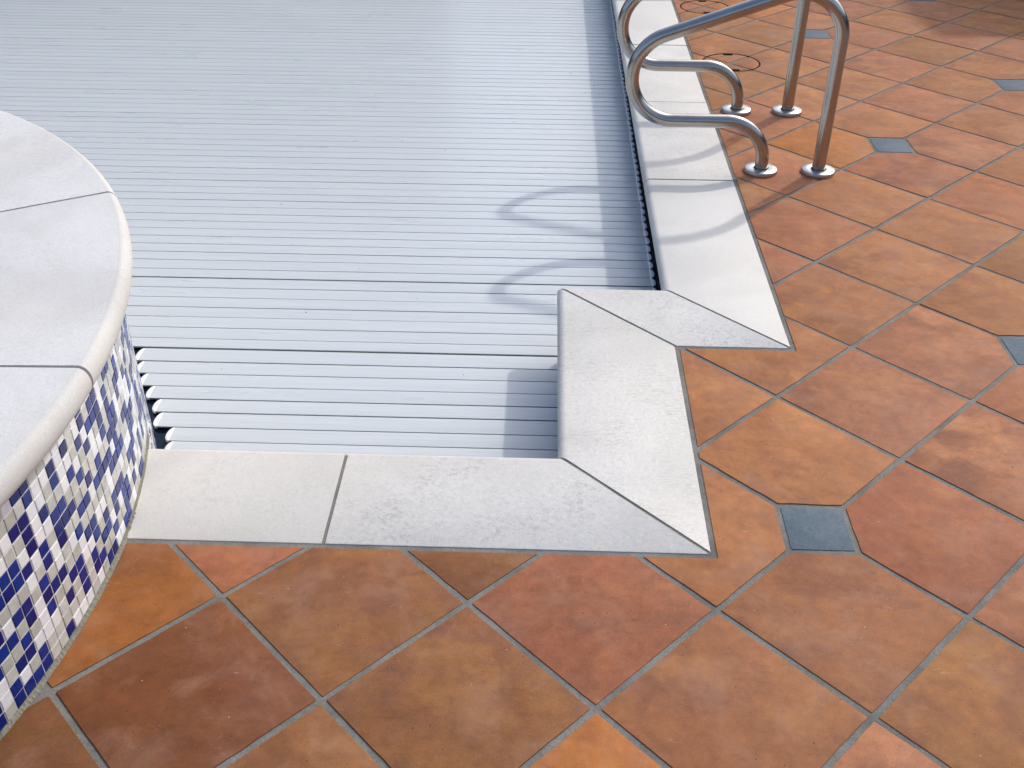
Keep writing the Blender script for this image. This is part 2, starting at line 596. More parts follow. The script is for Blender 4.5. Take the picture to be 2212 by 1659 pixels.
def slab(name, bm, mat, parent, thick=0.012, bev=0.0013, top=0.0):
    """turn flat faces into a tile with eased top edges"""
    bmesh.ops.dissolve_limit(bm, angle_limit=R(2), verts=bm.verts[:], edges=bm.edges[:])
    faces = bm.faces[:]
    if not faces:
        bm.free()
        return None
    if sum(f.calc_area() for f in faces) < 2.5e-4:
        bm.free()
        return None
    for f in faces:
        if f.normal.z < 0:
            f.normal_flip()
    cx = sum((f.calc_center_median() * f.calc_area() for f in faces), Vector()) / sum(f.calc_area() for f in faces)
    bmesh.ops.translate(bm, verts=bm.verts[:], vec=-cx)
    ext = bmesh.ops.extrude_face_region(bm, geom=faces)
    lows = [v for v in ext['geom'] if isinstance(v, bmesh.types.BMVert)]
    # extruded copy becomes the top; originals move down
    topset = set(lows)
    for v in bm.verts:
        if v not in topset:
            v.co.z -= thick
    edges = [e for e in bm.edges if e.verts[0] in topset and e.verts[1] in topset and
             any(abs(f.normal.z) < 0.5 for f in e.link_faces)]
    bm.normal_update()
    edges = [e for e in bm.edges if e.verts[0] in topset and e.verts[1] in topset and
             len(e.link_faces) == 2 and min(abs(f.normal.z) for f in e.link_faces) < 0.5]
    try:
        bmesh.ops.bevel(bm, geom=edges, offset=bev, segments=2, profile=0.6, affect='EDGES', clamp_overlap=True)
    except Exception:
        pass
    o = from_bm(name, bm, mat, parent)
    o.location = (cx.x, cx.y, top)
    auto_smooth(o, 50)
    return o


PAL = dict(brown=(0.245, 0.100, 0.036), dark=(0.160, 0.052, 0.017), red=(0.328, 0.114, 0.055), ochre=(0.315, 0.135, 0.048), clay=(0.305, 0.122, 0.052),
           orange=(0.42, 0.148, 0.036), tan=(0.375, 0.152, 0.061), salmon=(0.375, 0.140, 0.064), mauve=(0.375, 0.150, 0.074),
           amber=(0.30, 0.105, 0.022), umber=(0.135, 0.054, 0.016))
KNOWN = {(0, 0): ('brown', .7), (-1, 0): ('dark', .5), (0, 1): ('brown', 1.0), (1, 1): ('red', .5), (1, 2): ('clay', .6), (2, 2): ('clay', .7),
         (2, 1): ('tan', .4), (3, 2): ('red', .4), (3, 1): ('tan', .6), (4, 2): ('mauve', .9), (4, 1): ('mauve', .7), (0, 2): ('orange', .2),
         (-1, 1): ('brown', .5), (1, 3): ('mauve', .7), (2, 3): ('ochre', .8), (-1, -1): ('amber', .5), (-2, 0): ('umber', .3), (0, -1): ('red', .3),
         (1, 0): ('brown', .4), (-2, -1): ('red', .5), (3, 3): ('mauve', .7), (5, 1): ('mauve', .6), (5, 0): ('tan', .5), (6, 0): ('tan', .6),
         (4, 0): ('tan', .4), (6, -1): ('salmon', .3), (7, -1): ('tan', .3), (7, 0): ('tan', .5), (5, 2): ('salmon', .4), (6, 1): ('tan', .5),
         (8, -1): ('salmon', .7), (9, -1): ('mauve', .8), (9, -2): ('tan', .3), (8, -2): ('orange', .2), (10, -2): ('salmon', .5)}
trnd = random.Random(11)


def tile_style(i, j):
    if (i, j) in KNOWN:
        nm, mv = KNOWN[(i, j)]
        t = PAL[nm]
    else:
        nm = trnd.choice(['tan', 'tan', 'tan', 'tan', 'salmon', 'salmon', 'mauve', 'orange', 'ochre'])
        t = PAL[nm]
        mv = trnd.uniform(0.2, 0.8)
    v = trnd.uniform(0.95, 1.05)
    return [t[0] * v, t[1] * v, t[2] * v], mv


JH = 0.0062                      # half a joint
SL = 0.0655                      # half side of the slate inset
lid_objs = []
for n, (c, r) in enumerate(LIDS):
    lid_objs.append(empty('skimmer_lid', (c.x, c.y, 0),
                          ['round tile-topped skimmer lid with two black slots beside the pool handrails',
                           'round tile-topped skimmer lid half cut off at the top edge of the photo'][n], 'lid', 'skimmer lids in the tiled deck'))
tile_count = 0
for i in range(-8, 24):
    for j in range(-16, 14):
        c = (grid_pt(i, j) + grid_pt(i + 1, j + 1)) / 2
        if not (TX0 < c.x < TX1 and TY0 < c.y < TY1):
            continue
        px, py, pz = project(Vector((c.x, c.y, 0)))
        if pz < 0.3 or not (-0.32 < px < 1.30 and -0.16 < py < 1.02):
            continue
        tint, mv = tile_style(i, j)
        # corner order left, bottom, right, top; cut where a slate inset sits on the grid point
        corners = [(i, j), (i, j + 1), (i + 1, j + 1), (i + 1, j)]
        pts = []
        ein = Vector((1, 1)).normalized()
        for q, (a, b) in enumerate(corners):
            g = grid_pt(a, b)
            d1 = (grid_pt(*corners[(q + 1) % 4]) - g).normalized()
            d0 = (grid_pt(*corners[(q - 1) % 4]) - g).normalized()
            p = g + (d1 + d0) * JH
            if a % 3 == 0 and b % 3 == 2:
                # straight cut across the corner, parallel to the slate's side
                cut = (SL + 2 * JH - JH * math.sqrt(2)) * math.sqrt(2)
                pts += [p + d0 * cut, p + d1 * cut]
            else:
                pts.append(p)
        wob = [p + Vector((trnd.uniform(-1, 1), trnd.uniform(-1, 1))) * 0.0009 for p in pts]
        poly = rough_outline(wob, rnd=trnd)
        bx = bbox(poly)
        cuts = []
        for ex in (EXCL_POOL, EXCL_SPA):
            b2 = bbox(ex)
            if bx[0] < b2[1] and bx[1] > b2[0] and bx[2] < b2[3] and bx[3] > b2[2]:
                cuts.append(ex)
        for n, (lc, lr) in enumerate(LIDS):
            if (c - lc).length < 0.45:
                cuts.append(circle(lc, lr + 0.0026))
                bm = region(poly, [], circle(lc, lr - 0.0044))
                t = slab('tile', bm, M_TILE, lid_objs[n])
                if t:
                    t.location -= Vector((lc.x, lc.y, 0))
                    t['tint'] = tint
                    t['mauve'] = mv
        bm = region(poly, cuts)
        t = slab('tile', bm, M_TILE, patio, top=trnd.uniform(-0.0003, 0.0006))
        if t:
            t.rotation_euler = (trnd.uniform(-1, 1) * 0.0018, trnd.uniform(-1, 1) * 0.0018, 0)
            t['tint'] = tint
            t['mauve'] = mv
            tile_count += 1
for i in range(-9, 24):
    for j in range(-16, 14):
        if i % 3 == 0 and j % 3 == 2:
            g = grid_pt(i, j)
            px, py, pz = project(Vector((g.x, g.y, 0)))
            if not (TX0 < g.x < TX1 and TY0 < g.y < TY1) or pz < 0.3 or not (-0.3 < px < 1.3 and -0.16 < py < 1.0):
                continue
            poly = [g + Vector(q) * SL for q in ((-1, -1), (1, -1), (1, 1), (-1, 1))]
            cuts = [ex for ex in (EXCL_POOL, EXCL_SPA)]
            bm = region(rough_outline(poly, amp=0.0001, rnd=trnd), cuts)
            slab('slate_inset', bm, M_SLATE, patio, bev=0.0012, top=-0.0004)

# ground beyond the built tiles
bm = bmesh.new()
zt = -0.0005
for (a, b, c, d) in ((-30, -30, 30, TY0 - 0.3), (TX1 + 0.3, TY0 - 0.3, 30, 30), (-30, TY0 - 0.3, -5.2, 30), (-5.2, 7.5, TX1 + 0.3, 30)):
    quad(bm, (a, b, zt), (c, b, zt), (c, d, zt), (a, d, zt))
fp = from_bm('terrace', bm, M_FAR)
fp['kind'] = 'structure'

# lid rims and slots
for n, (c, r) in enumerate(LIDS):
    L = lid_objs[n]
    bm = bmesh.new()
    lathe(bm, [(r - 0.0048, -0.010), (r - 0.0046, 0.0006), (r - 0.0034, 0.0016), (r + 0.0014, 0.0016), (r + 0.0028, 0.0006), (r + 0.0030, -0.010)], 72)
    o = from_bm('rim', bm, M_RING, L)
    auto_smooth(o, 50)
    for sgn in (1, -1):
        bm = bmesh.new()
        box(bm, -0.021, 0.021, sgn * (r - 0.013) - 0.012, sgn * (r - 0.013) + 0.012, -0.004, 0.0026)
        bmesh.ops.bevel(bm, geom=bm.edges[:], offset=0.0006, segments=1, affect='EDGES')
        from_bm('slot', bm, M_BLACK, L)

# ------------------------------------------------------------------ pool: coping, walls
pool = empty('swimming_pool', (0.98, 1.25, 0), 'swimming pool edge of pale cast stone coping with a mitred step in its outline', 'pool')
PLOC = Vector((0.98, 1.25, 0))


def nose_profile(w_out, w_in, thick=0.048, r=RNOSE, top=0.0):
    """(w, z) outline of a coping stone, w grows from the deck towards the pool"""
    p = [(w_out + 0.0012, top - 0.0002), ]
    p = [(w_out, top - thick), (w_out, top - 0.003), (w_out + 0.0009, top - 0.0009), (w_out + 0.003, top)]
    for k in range(0, 9):
        a = math.pi / 2 * (1 - k / 8)
        p.append((w_in - r + r * math.cos(a), top - r + r * math.sin(a)))
    r2 = 0.016
    for k in range(0, 5):
        a = -math.pi / 2 * k / 4
        p.append((w_in - r2 + r2 * math.cos(a), top - thick + r2 + r2 * math.sin(a)))
    return p


def run_stone(name, prof, axis, base, sgn, s0, k0, s1, k1, mat, parent=pool, nseg=1):
    """prism along axis: coordinate s from s0+k0*w to s1+k1*w; w goes from base in direction sgn on the other axis"""
    bm = bmesh.new()
    rings = []
    for q in range(nseg + 1):
        ring = []
        for (w, z) in prof:
            a, b = s0 + k0 * w, s1 + k1 * w
            s = a + (b - a) * q / nseg
            o = base + sgn * w
            p = Vector((s, o, z)) if axis == 'x' else Vector((o, s, z))
            ring.append(bm.verts.new(p - PLOC))
        rings.append(ring)
    n = len(prof)
    for q in range(nseg):
        for k in range(n):
            bm.faces.new((rings[q][k], rings[q][(k + 1) % n], rings[q + 1][(k + 1) % n], rings[q + 1][k]))
    bm.faces.new(rings[0])
    bm.faces.new(rings[-1])
    o = from_bm(name, bm, mat, parent)
    auto_smooth(o, 30)
    return o


srnd = random.Random(5)


def coping_stone(axis, base, sgn, s0, k0, s1, k1, speckle, streak=(45, 260, 1)):
    g = 0.0040
    # keep a joint at each end
    s0g = s0 + g * (1.41 if k0 else 1)
    s1g = s1 - g * (1.41 if k1 else 1)
    if s0 > s1:
        s0g, s1g = s0 - g, s1 + g
    o = run_stone('coping_stone', nose_profile(0.0, W, top=srnd.uniform(-0.0006, 0.0010)), axis, base, sgn, s0g, k0, s1g, k1, M_STONE)
    o['speckle'] = speckle
    o['streak'] = [float(x) for x in streak]
    # cut corners meet in a joint, so the mesh origin keeps the pool's axes for the grain
    return o


# front run (deck side y = FRONT_OUT, pool towards +y)
coping_stone('x', FRONT_OUT, 1, -0.62, 0, 0.173, 0, 0.35, (60, 60, 1))
coping_stone('x', FRONT_OUT, 1, 0.173, 0, SIDE_OUT, -1, 0.9, (70, 90, 1))
# short side run (deck side x = SIDE_OUT, pool towards -x); mitred at both ends
coping_stone('y', SIDE_OUT, -1, FRONT_OUT, 1, JOG_OUT, 1, 0.95, (38, 250, 1))
# jog run (deck side y = JOG_OUT, pool towards +y)
coping_stone('x', JOG_OUT, 1, SIDE_OUT, -1, LONG_OUT, -1, 0.95, (80, 90, 1))
# long side run
ys = [2.062, 2.866, 3.662, 4.465, 5.27, 6.075, 6.88]
spk = [0.25, 0.95, 0.7, 0.45, 0.35, 0.5, 0.5]
coping_stone('y', LONG_OUT, -1, JOG_OUT, 1, ys[0], 0, spk[0], (38, 220, 1))
for a in range(len(ys) - 2):
    coping_stone('y', LONG_OUT, -1, ys[a], 0, ys[a + 1], 0, spk[a + 1], (38, 250, 1))
coping_stone('y', LONG_OUT, -1, ys[-2], 0, FAR_OUT, -1, 0.5)
xs = [LONG_OUT - 0.9 * q for q in range(0, 7)] + [LEFT_OUT]
for a in range(len(xs) - 1):
    hi, lo = xs[a], xs[a + 1]
    coping_stone('x', FAR_OUT, -1, lo, 1 if a == len(xs) - 2 else 0, hi, -1 if a == 0 else 0, 0.5)
yl = [FAR_OUT - 0.9 * q for q in range(0, 8)] + [FRONT_OUT]
for a in range(len(yl) - 1):
    hi, lo = yl[a], yl[a + 1]
    if lo < 1.0:
        lo = FRONT_OUT
    coping_stone('y', LEFT_OUT, 1, lo, 0, hi, -1 if a == 0 else 0, 0.5)
    if lo == FRONT_OUT:
        break

# mortar bed that shows in the joints
mp = nose_profile(-0.0, W - 0.005, thick=0.043, r=RNOSE - 0.003, top=-0.0016)
for args in (('x', FRONT_OUT, 1, -0.62, 0, SIDE_OUT, -1), ('y', SIDE_OUT, -1, FRONT_OUT, 1, JOG_OUT, 1), ('x', JOG_OUT, 1, SIDE_OUT, -1, LONG_OUT, -1),
             ('y', LONG_OUT, -1, JOG_OUT, 1, FAR_OUT, -1), ('x', FAR_OUT, -1, LEFT_OUT, 1, LONG_OUT, -1), ('y', LEFT_OUT, 1, FRONT_OUT, 0, FAR_OUT, -1)):
    run_stone('mortar_bed', mp, *args, M_MORTAR)

# walls of the basin, set back under the overhang of the coping
SB = 0.262
bm = bmesh.new()
loop = [(LEFT_OUT + SB, FRONT_OUT + SB), (SIDE_OUT - SB, FRONT_OUT + SB), (SIDE_OUT - SB, JOG_OUT + SB), (LONG_OUT - SB, JOG_OUT + SB),
        (LONG_OUT - SB, FAR_OUT - SB), (LEFT_OUT + SB, FAR_OUT - SB)]
n = len(loop)
for k in range(n):
    a, b = loop[k], loop[(k + 1) % n]
    quad(bm, (*a, -0.05), (*b, -0.05), (*b, -1.4), (*a, -1.4))
bmesh.ops.translate(bm, verts=bm.verts[:], vec=-PLOC)
from_bm('pool_wall', bm, M_WALL, pool)

bm = bmesh.new()
ZW = Z_COVER - 0.014
for (x0, x1, y0, y1) in ((LEFT_OUT + SB, SIDE_OUT - SB, FRONT_OUT + SB, JOG_OUT + SB), (LEFT_OUT + SB, LONG_OUT - SB, JOG_OUT + SB, FAR_OUT - SB)):
    quad(bm, (x0, y0, ZW), (x1, y0, ZW), (x1, y1, ZW), (x0, y1, ZW))
water = from_bm('water', bm, M_WATER)
water['kind'] = 'structure'

# ------------------------------------------------------------------ slatted pool cover
cover = empty('pool_cover', (0.0, 2.0, Z_COVER), 'pale blue grey slatted roll-out cover lying across the pool', 'pool cover')
CLOC = Vector((0.0, 2.0, Z_COVER))
lines = [0.458, 0.518, 0.579, 0.639, 0.700, 0.760, 0.825, 0.887, 0.950, 1.012, 1.074, 1.143, 1.201, 1.263, 1.326, 1.386, 1.447, 1.510, 1.573, 1.635, 1.699, 1.757]
KZ = (1.5152 - Z_COVER) / (1.5152 + 0.165)      # the measured rows, carried to the level of the cover
lines = [round(-1.441 + (y + 1.441) * KZ, 4) for y in lines]
while lines[-1] < 6.95:
    lines.append(lines[-1] + 0.0616)
gaps = {}
crnd = random.Random(3)
THICK = {11: 0.0085, 18: 0.0066, 7: 0.0042, 6: 0.0042, 10: 0.0034, 12: 0.0012}     # row number: width of the gap on its near side
LEFT_MEAS = {3: -0.348, 4: -0.362, 5: -0.413, 6: -0.437, 7: -0.475, 8: -0.514, 9: -0.546}


def slat_profile(w):
    """cross-section of one hollow slat, y from 0 (camera side) to w"""
    n = 10
    p = []
    for k in range(n + 1):
        t = k / n
        y = w * t
        z = 0.0012 * (1 - (2 * t - 1) ** 2) - 0.0014
        if k == 0:
            p += [(0.0060, -0.0105), (0.0010, -0.0034), (0.0003, -0.0022)]
            y, z = 0.0010, -0.0013
        if k == n:
            y, z = w - 0.0009, -0.0013
            p.append((y, z))
            p += [(w - 0.0002, -0.0017), (w, -0.0026), (w, -0.0105)]
            break
        p.append((y, z))
    return p


def cap_mesh(w, ln=0.0165):
    """rounded plug closing the end of a slat: half-round in plan"""
    bm = bmesh.new()
    prof = slat_profile(w)
    rings = []
    for q in range(7):
        a = math.pi / 2 * q / 6
        sx, sc_ = ln * math.sin(a), max(0.02, math.cos(a))
        ring = []
        for (y, z) in prof:
            yy = w / 2 + (y - w / 2) * (0.06 + 0.94 * sc_)
            zz = -0.0105 + (z + 0.0105) * (0.62 + 0.38 * sc_)
            ring.append(bm.verts.new((sx, yy, zz + 0.0001)))
        rings.append(ring)
    n = len(prof)
    for q in range(6):
        for k in range(n):
            bm.faces.new((rings[q][k], rings[q][(k + 1) % n], rings[q + 1][(k + 1) % n], rings[q + 1][k]))
    bm.faces.new(rings[-1])
    bm.faces.new(rings[0])
    bmesh.ops.recalc_face_normals(bm, faces=bm.faces)
    me = bpy.data.meshes.new('end_cap')
    bm.to_mesh(me)
    bm.free()
    for p_ in me.polygons:
        p_.use_smooth = True
    me.materials.append(M_CAP)
    return me


cap_cache = {}
for a in range(len(lines) - 1):
    y0, y1 = lines[a], lines[a + 1]
    g0 = THICK.get(a, crnd.uniform(0.0020, 0.0023))
    w = y1 - y0 - g0
    ym = (y0 + y1) / 2
    xr = (SIDE_OUT - SB - 0.012) if ym < JOG_OUT + W - 0.01 else 0.983 + 0.004 * (ym - 1.3) + crnd.uniform(-0.0015, 0.0015)
    # left end follows the round wall of the spa
    dy = max(abs(y0 - SPA.y), 0)
    xl = None
    if a in LEFT_MEAS:
        xl = 0.613 + (LEFT_MEAS[a] - 0.613) * KZ + 0.013
    if xl is None:
        if dy < R_WALL + 0.03:
            xl = SPA.x + math.sqrt(max(0.0, (R_WALL + 0.045) ** 2 - dy * dy)) + 0.03
        else:
            xl = LEFT_OUT + W + 0.02
    if a < 3:
        xl = -0.30
    bm = bmesh.new()
    prof = slat_profile(w)
    rings = []
    # a few bowed stations: extruded plastic is never perfectly straight
    st = 9
    ph = crnd.uniform(0, 6.28)
    amp = 0.00035
    for q in range(st + 1):
        x = xl + (xr - xl) * q / st
        off = amp * math.sin(ph + 2.1 * x) + 0.0035 * max(0.0, x) * 0.0
        rings.append([bm.verts.new((x, y + off, z)) for (y, z) in prof])
    n = len(prof)
    for q in range(st):
        for k in range(n):
            bm.faces.new((rings[q][k], rings[q][(k + 1) % n], rings[q + 1][(k + 1) % n], rings[q + 1][k]))
    bm.faces.new(rings[0])
    bm.faces.new(rings[-1])
    s = from_bm('slat', bm, M_SLAT, cover)
    auto_smooth(s, 40)
    s.location = (0 - CLOC.x, y0 + g0 - CLOC.y, crnd.uniform(-0.0003, 0.0003))
    s.rotation_euler = (crnd.uniform(-0.0012, 0.0012), 0, 0.0012)
    key = round(w, 3)
    if key not in cap_cache:
        cap_cache[key] = cap_mesh(key)
    for (xe, rot) in ((xr, 0), (xl, math.pi)):
        if rot and xe < -1.8:
            continue
        if not rot and ym < JOG_OUT + W - 0.01:
            continue
        if rot and a < 3:
            continue
        c_ = bpy.data.objects.new('end_cap', cap_cache[key])
        COL.objects.link(c_)
        c_.parent = s
        c_.location = (xe, w if rot else 0, 0)
        c_.rotation_euler = (0, 0, rot)

# ------------------------------------------------------------------ raised round spa
spa = empty('raised_spa', SPA, 'round raised spa with pale stone rim and blue and white mosaic wall', 'spa')
ROWH = 0.029
ROW0 = -7
NROW = 22
APITCH = R(1.015)


def arc_prism(prof, a0, a1, seg, mat, name, smooth=30):
    bm = bmesh.new()
    rings = []
    for q in range(seg + 1):
        t = a0 + (a1 - a0) * q / seg
        rings.append([bm.verts.new((r * math.cos(t), r * math.sin(t), z)) for (r, z) in prof])
    n = len(prof)
    for q in range(seg):
        for k in range(n):
            bm.faces.new((rings[q][k], rings[q][(k + 1) % n], rings[q + 1][(k + 1) % n], rings[q + 1][k]))
    if abs(a1 - a0) < 2 * math.pi - 1e-4:
        bm.faces.new(rings[0])
        bm.faces.new(rings[-1])
    else:
        bmesh.ops.remove_doubles(bm, verts=bm.verts[:], dist=1e-5)
    o = from_bm(name, bm, mat, spa)
    auto_smooth(o, smooth)
    return o


# core wall carries the grout that shows between the chips
arc_prism([(R_WALL - 0.0011, -0.5), (R_WALL - 0.0011, 0.420), (R_WALL - 0.30, 0.420), (R_WALL - 0.30, -0.5)], 0, 2 * math.pi, 180, M_MGROUT, 'wall')
# rough mortar where the wall meets the deck
bm = bmesh.new()
seg = 420
prof = [(R_WALL + 0.011, -0.0045), (R_WALL + 0.0085, -0.0005), (R_WALL + 0.004, 0.0022), (R_WALL - 0.002, 0.0035), (R_WALL - 0.006, 0.001)]
rings = []
a0, a1 = R(-62), R(6.6)
mr = random.Random(2)
for q in range(seg + 1):
    t = a0 + (a1 - a0) * q / seg
    rings.append([bm.verts.new(((r + mr.uniform(-1, 1) * 0.0011) * math.cos(t), (r + mr.uniform(-1, 1) * 0.0011) * math.sin(t), z + mr.uniform(-1, 1) * 0.0008)) for (r, z) in prof])
for q in range(seg):
    for k in range(len(prof) - 1):
        bm.faces.new((rings[q][k], rings[q][k + 1], rings[q + 1][k + 1], rings[q + 1][k]))
from_bm('mortar_joint', bm, M_DIRT, spa)
# mortar where the wall meets the coping
bm = bmesh.new()
rings = []
a0, a1 = R(5.5), R(17.0)
for q in range(121):
    t = a0 + (a1 - a0) * q / 120
    rings.append([bm.verts.new((((r - R_WALL) * 0.5 + R_WALL + mr.uniform(-1, 1) * 0.0008) * math.cos(t), ((r - R_WALL) * 0.5 + R_WALL + mr.uniform(-1, 1) * 0.0008) * math.sin(t), z + 0.0022 + mr.uniform(-1, 1) * 0.0006)) for (r, z) in prof])
for q in range(120):
    for k in range(len(prof) - 1):
        bm.faces.new((rings[q][k], rings[q][k + 1], rings[q + 1][k + 1], rings[q + 1][k]))
from_bm('mortar_joint', bm, M_DIRT, spa)

# rim stones with a full bullnose
RR = 0.0286
NOSE_W = 0.0215
R_NOSE = 1.602
RIM_IN = 1.02


def rim_profile(ins=0.0):
    t = SPA_TOP - ins
    b = SPA_TOP - 2 * RR - 0.002 + ins
    r = R_NOSE - ins
    p = [(RIM_IN + ins, b), (RIM_IN + ins, t - 0.004), (RIM_IN + ins + 0.004, t)]
    hh = (t - b) / 2
    for k in range(17):
        a = math.pi / 2 - math.pi * k / 16
        p.append((r - NOSE_W + NOSE_W * math.cos(a), (t + b) / 2 + hh * math.sin(a)))
    return p


rrnd = random.Random(8)
j0 = 29.9
STEP = 28.3
jg = 0.0040 / R_NOSE
k = 0
for q in range(12):
    a_hi = R(j0 + 2 * STEP - q * (STEP if q else STEP))
    a_lo = a_hi - R(STEP)
    o = arc_prism(rim_profile(), a_lo + jg, a_hi - jg, 26, M_RIM, 'rim_stone')
    o.data.materials.append(M_RIMNOSE)
    for p_ in o.data.polygons:
        cc_ = p_.center
        if math.hypot(cc_.x, cc_.y) > R_NOSE - NOSE_W + 0.001 and abs(p_.normal.z) < 0.995:
            p_.material_index = 1
    o['speckle'] = rrnd.uniform(0.25, 0.45)
    o['streak'] = [60.0, 70.0, 20.0]
arc_prism(rim_profile(0.0045), 0, 2 * math.pi, 160, M_MORTAR, 'rim_mortar')
bm = bmesh.new()
vs = [bm.verts.new((RIM_IN * 1.23 * math.cos(2 * math.pi * q / 64), RIM_IN * 1.23 * math.sin(2 * math.pi * q / 64), 0.33)) for q in range(64)]
bm.faces.new(vs)
from_bm('spa_water', bm, M_WATER, spa)

# mosaic chips
mrnd = random.Random(21)


def chip_bm(bm, mtx, w, h, t=0.0042, b=0.0010):
    """pillow-edged chip, local x along the wall, y up, z outwards"""
    lo = [(-w, -h), (w, -h), (w, h), (-w, h)]
    hi = [(-w + b, -h + b), (w - b, -h + b), (w - b, h - b), (-w + b, h - b)]
    v0 = [bm.verts.new(mtx @ Vector((x, y, -t))) for (x, y) in lo]
    v1 = [bm.verts.new(mtx @ Vector((x, y, -b * 0.7))) for (x, y) in lo]
    v2 = [bm.verts.new(mtx @ Vector((x, y, 0))) for (x, y) in hi]
    fs = [bm.faces.new(v2)]
    for q in range(4):
        r_ = (q + 1) % 4
        fs.append(bm.faces.new((v0[q], v0[r_], v1[r_], v1[q])))
        fs.append(bm.faces.new((v1[q], v1[r_], v2[r_], v2[q])))
    return fs


chips = []
for row in range(ROW0, ROW0 + NROW):
    zc = row * ROWH + ROWH / 2 + 0.0015
    for col in range(-56, 64):
        th = col * APITCH + R(0.02)
        y = SPA.y + R_WALL * math.sin(th)
        if row < 0 and y < FRONT_OUT + 0.27:
            continue
        if zc > SPA_TOP - 2 * RR - 0.004:
            continue
        p = Vector((SPA.x + R_WALL * math.cos(th), y, zc))
        nrm = Vector((math.cos(th), math.sin(th), 0))
        px, py, pz = project(p)
        d = CAM - p
        facing = nrm.dot(d.normalized())
        vis = facing > 0.015 and 0 <= px <= 1.0 and 0 <= py <= 0.75
        if row < 0 and zc < Z_COVER - 0.03:
            vis = False
        area = facing / pz ** 2 if vis else -1 + facing * 0.01
        u = mrnd.random()
        kind = 0 if u < 0.43 else (1 if u < 0.75 else 2)
        rot = Matrix.Rotation(th, 4, 'Z') @ Matrix(((0, 0, 1, 0), (1, 0, 0, 0), (0, 1, 0, 0), (0, 0, 0, 1)))
        tilt = Matrix.Rotation(mrnd.gauss(0, 0.012), 4, 'X') @ Matrix.Rotation(mrnd.gauss(0, 0.012), 4, 'Y') @ Matrix.Rotation(mrnd.gauss(0, 0.012), 4, 'Z')
        loc = Matrix.Translation(p - SPA + nrm * mrnd.uniform(-0.0004, 0.0004) + Vector((0, 0, mrnd.gauss(0, 0.0004))))
        chips.append((area, kind, loc @ rot @ tilt))
chips.sort(key=lambda c: -c[0])
HW, HH = R_WALL * APITCH / 2 - 0.0009, ROWH / 2 - 0.0009
proto = []
for m in (M_BLUE, M_GREY, M_WHITE):
    vs_ = []
    for q in range(3):
        bm = bmesh.new()
        chip_bm(bm, Matrix(), HW - 0.0003 * q, HH - 0.00025 * (2 - q))
        bmesh.ops.recalc_face_normals(bm, faces=bm.faces)
        me = bpy.data.meshes.new('mosaic_tile')
        bm.to_mesh(me)
        bm.free()
        me.materials.append(m)
        vs_.append(me)
    proto.append(vs_)
for (ar, kind, mtx) in chips[:300]:
    o = bpy.data.objects.new('mosaic_tile', mrnd.choice(proto[kind]))
    COL.objects.link(o)
    o.parent = spa
    o.matrix_local = mtx
bm = bmesh.new()
lay = bm.faces.layers.float.new('chip')
for (ar, kind, mtx) in chips[300:]:
    rv = mrnd.random()
    for f in chip_bm(bm, mtx, HW - 0.0003, HH - 0.0002):
        f.material_index = kind
        f[lay] = rv
o = from_bm('mosaic_tiles', bm, None, spa)
for m in (M_BLUE, M_GREY, M_WHITE):
    o.data.materials.append(m)
o['kind'] = 'stuff'

# ------------------------------------------------------------------ steel handrails
def fillet(pts, radii, seg=16):
    out = [Vector(pts[0])]
    for k in range(1, len(pts) - 1):
        p0, p1, p2 = Vector(pts[k - 1]), Vector(pts[k]), Vector(pts[k + 1])
        d0, d1 = (p0 - p1).normalized(), (p2 - p1).normalized()
        ang = d0.angle(d1)
        r = radii[k - 1]
        t = r / math.tan(ang / 2)
        a, b = p1 + d0 * t, p1 + d1 * t
        cdir = (d0 + d1).normalized()
        c = p1 + cdir * (r / math.sin(ang / 2))
        va, vb = a - c, b - c
        tot = va.angle(vb)
        for q in range(seg + 1):
            f = q / seg
            v = (va * math.sin((1 - f) * tot) + vb * math.sin(f * tot)) / math.sin(tot)
            out.append(c + v)
    out.append(Vector(pts[-1]))
    return out


def rail_path():
    rl = 0.1526
    cc = Vector((1.066, 0.338))
    th = math.atan(0.354)
    # slope line tangent point on the loop
    top_t = cc + Vector((-math.sin(th), math.cos(th))) * rl
    pts = []
    post_x = 1.606
    z_int = 0.483 + 0.354 * (post_x - 1.019)
    up_ = fillet([(post_x, -0.02), (post_x, z_int), tuple(top_t)], [0.155], 22)
    pts += up_[:-1]
    a0 = math.pi / 2 + th
    a1 = 1.5 * math.pi
    for q in range(37):
        a = a0 + (a1 - a0) * q / 36
        pts.append(cc + Vector((math.cos(a), math.sin(a))) * rl)
    dn = fillet([(1.066, 0.1854), (1.400, 0.1854), (1.400, -0.02)], [0.143], 18)
    pts += dn[1:]
    return pts


def tube(bm, pts, r, seg=28):
    n = len(pts)
    rings = []
    for k in range(n):
        t = (pts[min(k + 1, n - 1)] - pts[max(k - 1, 0)]).normalized()
        nrm = Vector((-t.y, t.x))          # in the (x, z) plane
        ring = []
        for q in range(seg):
            a = 2 * math.pi * q / seg
            o = nrm * (r * math.cos(a))
            ring.append(bm.verts.new((pts[k].x + o.x, r * math.sin(a), pts[k].y + o.y)))
        rings.append(ring)
    for k in range(n - 1):
        for q in range(seg):
            bm.faces.new((rings[k][q], rings[k][(q + 1) % seg], rings[k + 1][(q + 1) % seg], rings[k + 1][q]))


